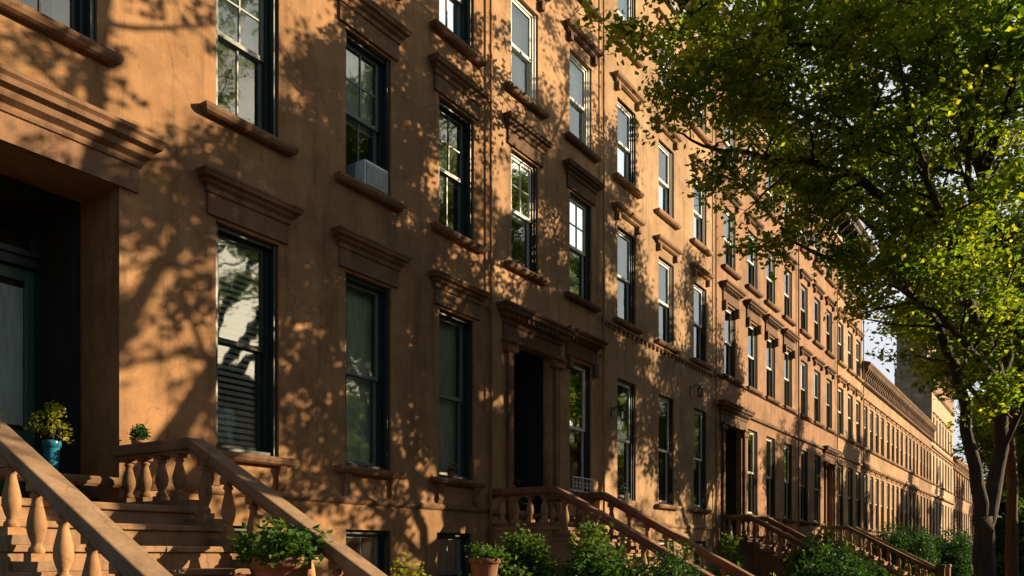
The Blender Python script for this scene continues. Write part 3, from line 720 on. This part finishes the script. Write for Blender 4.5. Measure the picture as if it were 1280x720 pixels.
# a generic street tree, copied along the kerb and across the street
def generic(name, loc, label, h=10.5, seed=5, spread=4.3, bk='bark', leaf='leafA', fork_h=2.9, every=.42, nleaf=34, size=.11, group='street trees', r=.2, sig=.16, ntw=8, mid=.5, sub=(1.1, 2.4)):
    rg = random.Random(seed); root = empty(name, loc, label, 'tree', group)
    tr = ([Vector((0, 0, -.1)), Vector((0, 0, .3)), Vector((rg.uniform(-.08, .08), 0, fork_h*.6)), Vector((.05, .05, fork_h))], [r*1.6, r*1.12, r*.95, r*.9])
    limbs = []
    n = 7
    for k in range(n):
        a = 2*math.pi*(k+rg.uniform(-.25, .25))/n; up = rg.uniform(.55, 1.0); ln = spread*rg.uniform(.8, 1.1)
        p0 = tr[0][-1]; pts = [p0-Vector((0, 0, .1))]
        H = h-fork_h
        for t in (.2, .45, .7, 1.0):
            rr_ = ln*(t**(.8 if up < .8 else 1.3)); zz = H*up*(t**.8)*.92
            pts.append(p0+Vector((math.cos(a+.2*t)*rr_, math.sin(a+.2*t)*rr_, zz)))
        limbs.append((pts, [r*.6, r*.48, r*.36, r*.22, .015], .3))
    pts = [tr[0][-1]-Vector((0, 0, .1))]+[tr[0][-1]+Vector((rg.uniform(-.4, .4), rg.uniform(-.4, .4), (h-fork_h)*t)) for t in (.25, .5, .75, 1)]
    limbs.append((pts, [r*.7, r*.55, r*.4, r*.25, .02], .25))
    make_tree(root, tr, limbs, rg, seed, M[bk], M[leaf], every=every, sub=sub, ntw=ntw, nleaf=nleaf, size=size, sig=sig, mid=mid)
    return root
TB = generic('street_tree', (27.0, -6.65, 0), 'thin reddish trunk street tree just behind the forked tree', 11.8, 7, 2.7, 'bark2', r=.15, fork_h=4.8, sub=(.7, 1.5), nleaf=40, size=.13, every=.38)
def place(src, x, y, rz, sc, label, group='street trees'):
    c = copy_tree(src); c.location = (x, y, 0); c.rotation_euler.z = rz; c.scale = (sc, sc, sc); c['label'] = label; c['group'] = group; return c
def place(src, x, y, rz, sc, label, group='street trees'):
    c = copy_tree(src); c.location = (x, y, 0); c.rotation_euler.z = rz; c.scale = (sc, sc, sc); c['label'] = label; c['group'] = group; return c
TE = generic('street_tree', (37.0, -7.5, 0), 'low branched bushy street tree filling the gap right of the trunks', 9.6, 23, 2.6, 'bark', r=.15, fork_h=2.3, nleaf=44, size=.14, every=.36, sub=(.8, 1.7))
place(TE, 45.5, -6.35, 3.6, 1.0, 'low branched street tree seen between the two trunks, in front of the end building')
place(TE, 62.0, -6.7, 5.0, 1.0, 'low branched street tree farther down the pavement near the low far houses')
place(TE, 75.0, -7.8, .6, 1.1, 'third last of the low branched street trees along the pavement')
place(TE, 90.0, -8.0, 2.6, 1.2, 'far street tree, second from the end of the pavement')
place(TE, 106.0, -9.0, 4.4, 1.3, 'far street tree at the end of the street')
# the row along the kerb, right of the camera's view: it throws the dappled shade over the fronts
tn = math.tan(SUN_PHI); tz = math.tan(SUN_EL)/math.cos(SUN_PHI)
KG = 'kerbside trees'
def kerb(src, s0, rz, sc, label, first=False, t=10.2):
    o = src if first else copy_tree(src)
    o.location = (s0+t*tn, -t, 0); o.rotation_euler.z = rz; o.scale = (sc, sc, sc); o['label'] = label; o['group'] = KG
l1 = 'spreading kerbside tree right of the forked tree, shading the nearest house'
TC = generic('street_tree', (0, -10, 0), l1, 13.5, 9, 4.4, 'bark', r=.24, fork_h=4.7, every=.36, nleaf=28, size=.12, sig=.12, ntw=6, mid=.2, group=KG)
kerb(TC, 3.6, .4, 1.12, l1, True)
l2 = 'tall narrow kerbside tree shading the second doorway'
TD = generic('street_tree', (0, -10, 0), l2, 13.9, 19, 2.5, 'bark', r=.22, fork_h=4.2, every=.38, nleaf=85, size=.13, sig=.15, ntw=7, group=KG)
kerb(TD, 13.7, .5, 1.0, l2, True)
kerb(TC, 20.5, 4.1, .74, 'smaller kerbside tree opposite the pale tan house')
kerb(TC, 29.0, 5.3, .78, 'smaller kerbside tree opposite the rust brown house')
kerb(TC, 39.0, 1.2, .72, 'smaller kerbside tree opposite the last tall house')
kerb(TC, 52.0, 2.9, .66, 'smaller kerbside tree opposite the low row houses')

# ---------------------------------------------------------------- shrubs and pots
def bush(name, loc, r, label, cat, mat='leafB', n=60, nleaf=60, size=.07, seed=1, h=None, group=None, stems=True, parent=None, boxy=False):
    rg = random.Random(seed); root = empty(name, loc, label, cat, group)
    rx, ry, rz = r; cen = []; st = MB()
    nleaf = int(nleaf*1.6); size *= 1.15
    while len(cen) < n:
        p = Vector((rg.uniform(-1, 1), rg.uniform(-1, 1), rg.uniform(0, 1)))
        q = math.sqrt(p.x**2+p.y**2+p.z**2)
        if (not boxy and q > 1) or (q < .45): continue
        k = 1+.18*math.sin(5*p.x+seed)+.15*math.cos(4*p.y+seed*2)
        cen.append((p.x*rx, p.y*ry, p.z*rz*k+.05))
    for c in cen[::3]:
        st.tube([(c[0]*.15, c[1]*.15, 0), (c[0]*.6, c[1]*.6, c[2]*.6), c], [.012, .008, .003], 5)
    st.build('stem', M['bark'], root)
    link('foliage', leaf_mesh('foliage', cen, nleaf, min(rx, ry, rz)*.13+.02, size, M[mat], seed), root)
    return root
def potted(name, loc, pr, ph, label, pot='clay', leaf='leafB', r=.3, fh=.35, size=.05, n=24, nleaf=40, seed=2, flowers=None, group=None, rim=True):
    root = empty(name, loc, label, 'potted plant', group)
    m = MB(); m.lathe((0, 0, 0), [(pr*.70, 0), (pr*.78, ph*.2), (pr*.93, ph*.75), (pr*.95, ph*.78), (pr*1.06, ph*.79), (pr*1.06, ph*.98), (pr*1.0, ph), (pr*.9, ph), (pr*.86, ph*.93)], 20)
    m.build('pot', M[pot], root)
    s = MB(); s.lathe((0, 0, ph*.90), [(pr*.86, 0), (pr*.86, .012)], 16); s.build('soil', M['soil'], root)
    rg = random.Random(seed); cen = []; st = MB()
    for _ in range(n):
        a = rg.uniform(0, 6.28); rr_ = r*math.sqrt(rg.random()); z = ph+fh*rg.uniform(.1, 1)*(1-.5*(rr_/r)**2)
        cen.append((rr_*math.cos(a), rr_*math.sin(a), z)); st.tube([(0, 0, ph*.9), (cen[-1][0]*.5, cen[-1][1]*.5, ph+(z-ph)*.6), cen[-1]], [.007, .005, .002], 4)
    st.build('stem', M['bark'], root)
    link('foliage', leaf_mesh('foliage', cen, nleaf, r*.17, size, M[leaf], seed), root)
    if flowers:
        f = MB()
        for _ in range(flowers[1]):
            c = rg.choice(cen); p = Vector(c)+Vector((rg.gauss(0, r*.2), rg.gauss(0, r*.2), rg.uniform(0, r*.3)))
            k = flowers[2] if len(flowers) > 2 else .02
            for j in range(5):
                a = j*1.2566; f.lathe((p.x+k*.6*math.cos(a), p.y+k*.6*math.sin(a), p.z), [(k*.1, 0), (k*.5, k*.2), (k*.1, k*.4)], 6)
        f.build('blossom', M[flowers[0]], root)
    return root
# on the near stoop
potted('potted_plant', (4.60, -2.72, LAND-RISE*5), .22, .47, 'leafy green plant in a clay pot on a step of the near stoop', r=.30, fh=.24, n=30, nleaf=45, size=.075, seed=4)
ps = empty('plant_stand', (4.40, .33, LAND+.02), 'dark stand under the blue pot inside the near doorway', 'stand')
m = MB(); m.lathe((0, 0, .30), [(.14, 0), (.14, .03)], 16); m.build('stand_top', M['iron'], ps)
for k in range(3):
    a = k*2.09; m = MB(); m.tube([(.11*math.cos(a), .11*math.sin(a), .30), (.13*math.cos(a), .13*math.sin(a), 0)], [.01, .01], 6); m.build('leg', M['iron'], ps)
potted('potted_plant', (4.40, .33, LAND+.351), .082, .32, 'yellow green plant in a blue pot inside the near doorway', 'blue', 'leafY', r=.16, fh=.40, n=16, nleaf=18, size=.06, seed=6, flowers=('petal', 1, .045))
potted('potted_plant', (3.42, -.15, LAND+.001), .14, .28, 'tall trailing plant with white blossoms beside the near door at the left edge', 'clay', 'leafB', r=.22, fh=.9, n=26, nleaf=22, size=.06, seed=8, flowers=('petal', 14, .03))
bt = empty('clipped_topiary', (4.98, -.22, LAND+.575), 'small dark clipped ball plant in a clay pot on the near handrail by the wall', 'potted plant')
m = MB(); m.lathe((0, 0, 0), [(.05, 0), (.07, .09), (.078, .09), (.078, .12), (.06, .12)], 14); m.build('pot', M['clay'], bt)
cc = [tuple(Vector((math.sin(i*2.4)*math.sqrt(1-(1-i/18)**2 if i < 36 else 0), math.cos(i*2.4)*math.sqrt(max(0, 1-(1-i/18)**2)), 1-i/18))*.06+Vector((0, 0, .19))) for i in range(36)]
link('foliage', leaf_mesh('foliage', cc, 22, .018, .03, M['leafC'], 3), bt)
# garden between the first two stoops
def at(px, py, z): v = P(px, py, z); return v
def gbush(px, top, z, wpx, label, mat='leafB', seed=1, cat='shrub', depth=None, nleaf=60, n=70, size=.075, boxy=False, name='garden_shrub', grp='shrubs in the front gardens'):
    v = P(px, top, z); h = v.z; rx = wpx/FPX*z/2
    return bush(name, (v.x, v.y, 0), (rx, min(depth or rx*.85, 1.1), h*.77), label, cat, mat, n, nleaf, size, seed, group=grp, boxy=boxy)
gbush(596, 662, 10.4, 75, 'light green leafy shrub below the third parlour window of the nearest house', seed=11, n=130, nleaf=55)
gbush(655, 650, 10.6, 130, 'bushy green shrub in front of the red brown stoop landing', seed=12, n=230, nleaf=60)
gbush(735, 662, 10.6, 150, 'green shrub in the middle of the bed before the red brown stoop', seed=13, n=260, nleaf=60)
gbush(815, 676, 10.7, 170, 'dense dark green clipped hedge shrub below the falling red brown handrail', 'leafC', 14, n=330, nleaf=80, size=.05)
gbush(518, 692, 8.8, 100, 'yellow green low plant at the foot of the nearest house', 'leafY', 15, n=80, nleaf=30, size=.05)
ped = empty('stone_pedestal', (P(606, 700, 9.3).x, P(606, 700, 9.3).y, 0), 'stone pedestal carrying a clay pot among the shrubs', 'pedestal')
m = MB(); m.box(-.17, .17, -.17, .17, -.01, 1.2); m.molding(-.17, .17, [(.0, 1.2), (.03, 1.22), (.03, 1.25), (0, 1.28)], y=-.17); m.build('shaft', M['rail'], ped)
potted('potted_plant', (ped.location.x, ped.location.y, 1.281), .165, .27, 'small plant in a clay pot on a pedestal before the green shrubs', r=.2, fh=.14, n=20, nleaf=25, seed=31)
gbush(912, 666, 16.5, 75, 'bright green shrub at the foot of the pale tan house', seed=16, n=110, nleaf=50, size=.09)
gbush(958, 700, 15.5, 50, 'low yellow green plant before the dark shaded stoop', 'leafY', 17, n=50, nleaf=30, size=.08)
gbush(1030, 644, 22.0, 110, 'tall green shrub right of the dark shaded stoop', seed=18, n=170, nleaf=60, size=.09)
gbush(1035, 684, 18.0, 170, 'wide dark green shrub at the bottom edge below the shaded stoop', 'leafC', 19, n=230, nleaf=70, size=.09)
gbush(1075, 690, 20, 80, 'dark green low shrub under the far thin stoop railing', 'leafC', 20, n=120, nleaf=60, size=.09)
gbush(1125, 656, 34, 100, 'dark clipped hedge mass beyond the far thin stoop railing', 'leafC', 22, n=260, nleaf=80, size=.10, boxy=True, name='hedge', cat='hedge')
gbush(1180, 664, 42, 75, 'green hedge tapering off behind the forked tree trunk', 'leafC', 23, n=200, nleaf=70, size=.12, boxy=True, name='hedge', cat='hedge')
gbush(1266, 596, 27, 80, 'tall loose green shrub at the right edge behind the trunks', 'leafB', 27, n=260, nleaf=60, size=.12)
gbush(1140, 700, 22, 60, 'brownish low shrub at the bottom edge near the forked tree', 'leafY', 24, n=50, nleaf=30, size=.09)
# pots on the sills and by the doors
potted('potted_plant', (10.28, -.05, SILL[1]+.004), .06, .10, 'small pot of white flowers on the third parlour window sill of the nearest house', 'clay', 'leafB', r=.11, fh=.12, n=10, nleaf=14, size=.04, seed=41, flowers=('petalp', 9, .028))
potted('potted_plant', (12.45, .15, LAND+.021), .14, .30, 'white flowering plant standing in the second doorway', 'clay', 'leafB', r=.24, fh=.62, n=18, nleaf=16, size=.05, seed=42, flowers=('petal', 16, .035))
potted('potted_plant', (16.45, -.04, SILL[1]+.004), .07, .12, 'small pot of white flowers on the first parlour window of the pale tan house', 'white', 'leafB', r=.13, fh=.2, n=10, nleaf=12, size=.04, seed=43, flowers=('petal', 12, .035))
# white window guard with scrolls at the second house's parlour window
gd = empty('window_guard', (14.5, -.06, SILL[1]), 'low white scrolled metal guard across the parlour window right of the second doorway', 'window guard')
m = MB()
for z in (.03, .30): m.box(-.42, .42, -.012, .012, z, z+.02)
for k in range(7): m.box(-.42+k*.138, -.408+k*.138, -.008, .008, .05, .30)
m.build('bars', M['white'], gd)
m = MB()
for k in range(6):
    cx = -.345+k*.138; m.tube([(cx+.05*math.cos(a*.52), 0, .17+.05*math.sin(a*.52)) for a in range(13)], [.007]*13, 5)
m.build('scrolls', M['white'], gd)

# air conditioner in the second-floor window
ac = empty('air_conditioner', (8.71, .03, SILL[2]+.05), 'white window air conditioner in the middle second floor window of the nearest house', 'air conditioner')
m = MB(); m.box(-.235, .235, 0, .30, 0, .37); m.build('casing', M['alu'], ac, bevel=.012)
m = MB(); m.box(-.215, -.01, -.006, -.001, .03, .33); m.box(.01, .215, -.006, -.001, .03, .33); gr_ = m.build('grille', M['grill'], ac)
m = MB()
for k in range(13): m.box(-.21, -.012, -.016, -.007, .04+k*.022, .048+k*.022); m.box(.012, .21, -.016, -.007, .04+k*.022, .048+k*.022)
m.build('louvre', M['alu'], ac)
# wall lanterns of the pale tan house
def lantern(x, z, label):
    r_ = empty('wall_lantern', (x, -.002, z), label, 'wall lantern', 'black wall lanterns')
    m = MB(); m.box(-.05, .05, -.02, 0, -.10, .10); m.build('back_plate', M['iron'], r_)
    m = MB(); m.tube([(0, -.02, .05), (0, -.12, .12), (0, -.22, .10), (0, -.24, .04)], [.012]*4, 7); m.build('bracket', M['iron'], r_)
    m = MB(); m.lathe((0, -.24, -.20), [(.02, 0), (.055, .02), (.06, .03)], 8, False); m.lathe((0, -.24, -.0), [(.085, 0), (.06, .03), (.02, .07), (.008, .09)], 8, False)
    for k in range(4):
        a = k*math.pi/2+.78; m.box(.058*math.cos(a)-.005, .058*math.cos(a)+.005, -.24+.058*math.sin(a)-.005, -.24+.058*math.sin(a)+.005, -.17, .0)
    m.build('cage', M['iron'], r_)
    m = MB(); m.lathe((0, -.24, -.168), [(.045, 0), (.05, .16)], 8, False); m.build('shade', M['glass2'], r_)
lantern(15.85, E+2.95, 'black wall lantern left of the first parlour window of the pale tan house')
lantern(20.25, E+4.12, 'black wall lantern above the last parlour window of the pale tan house')
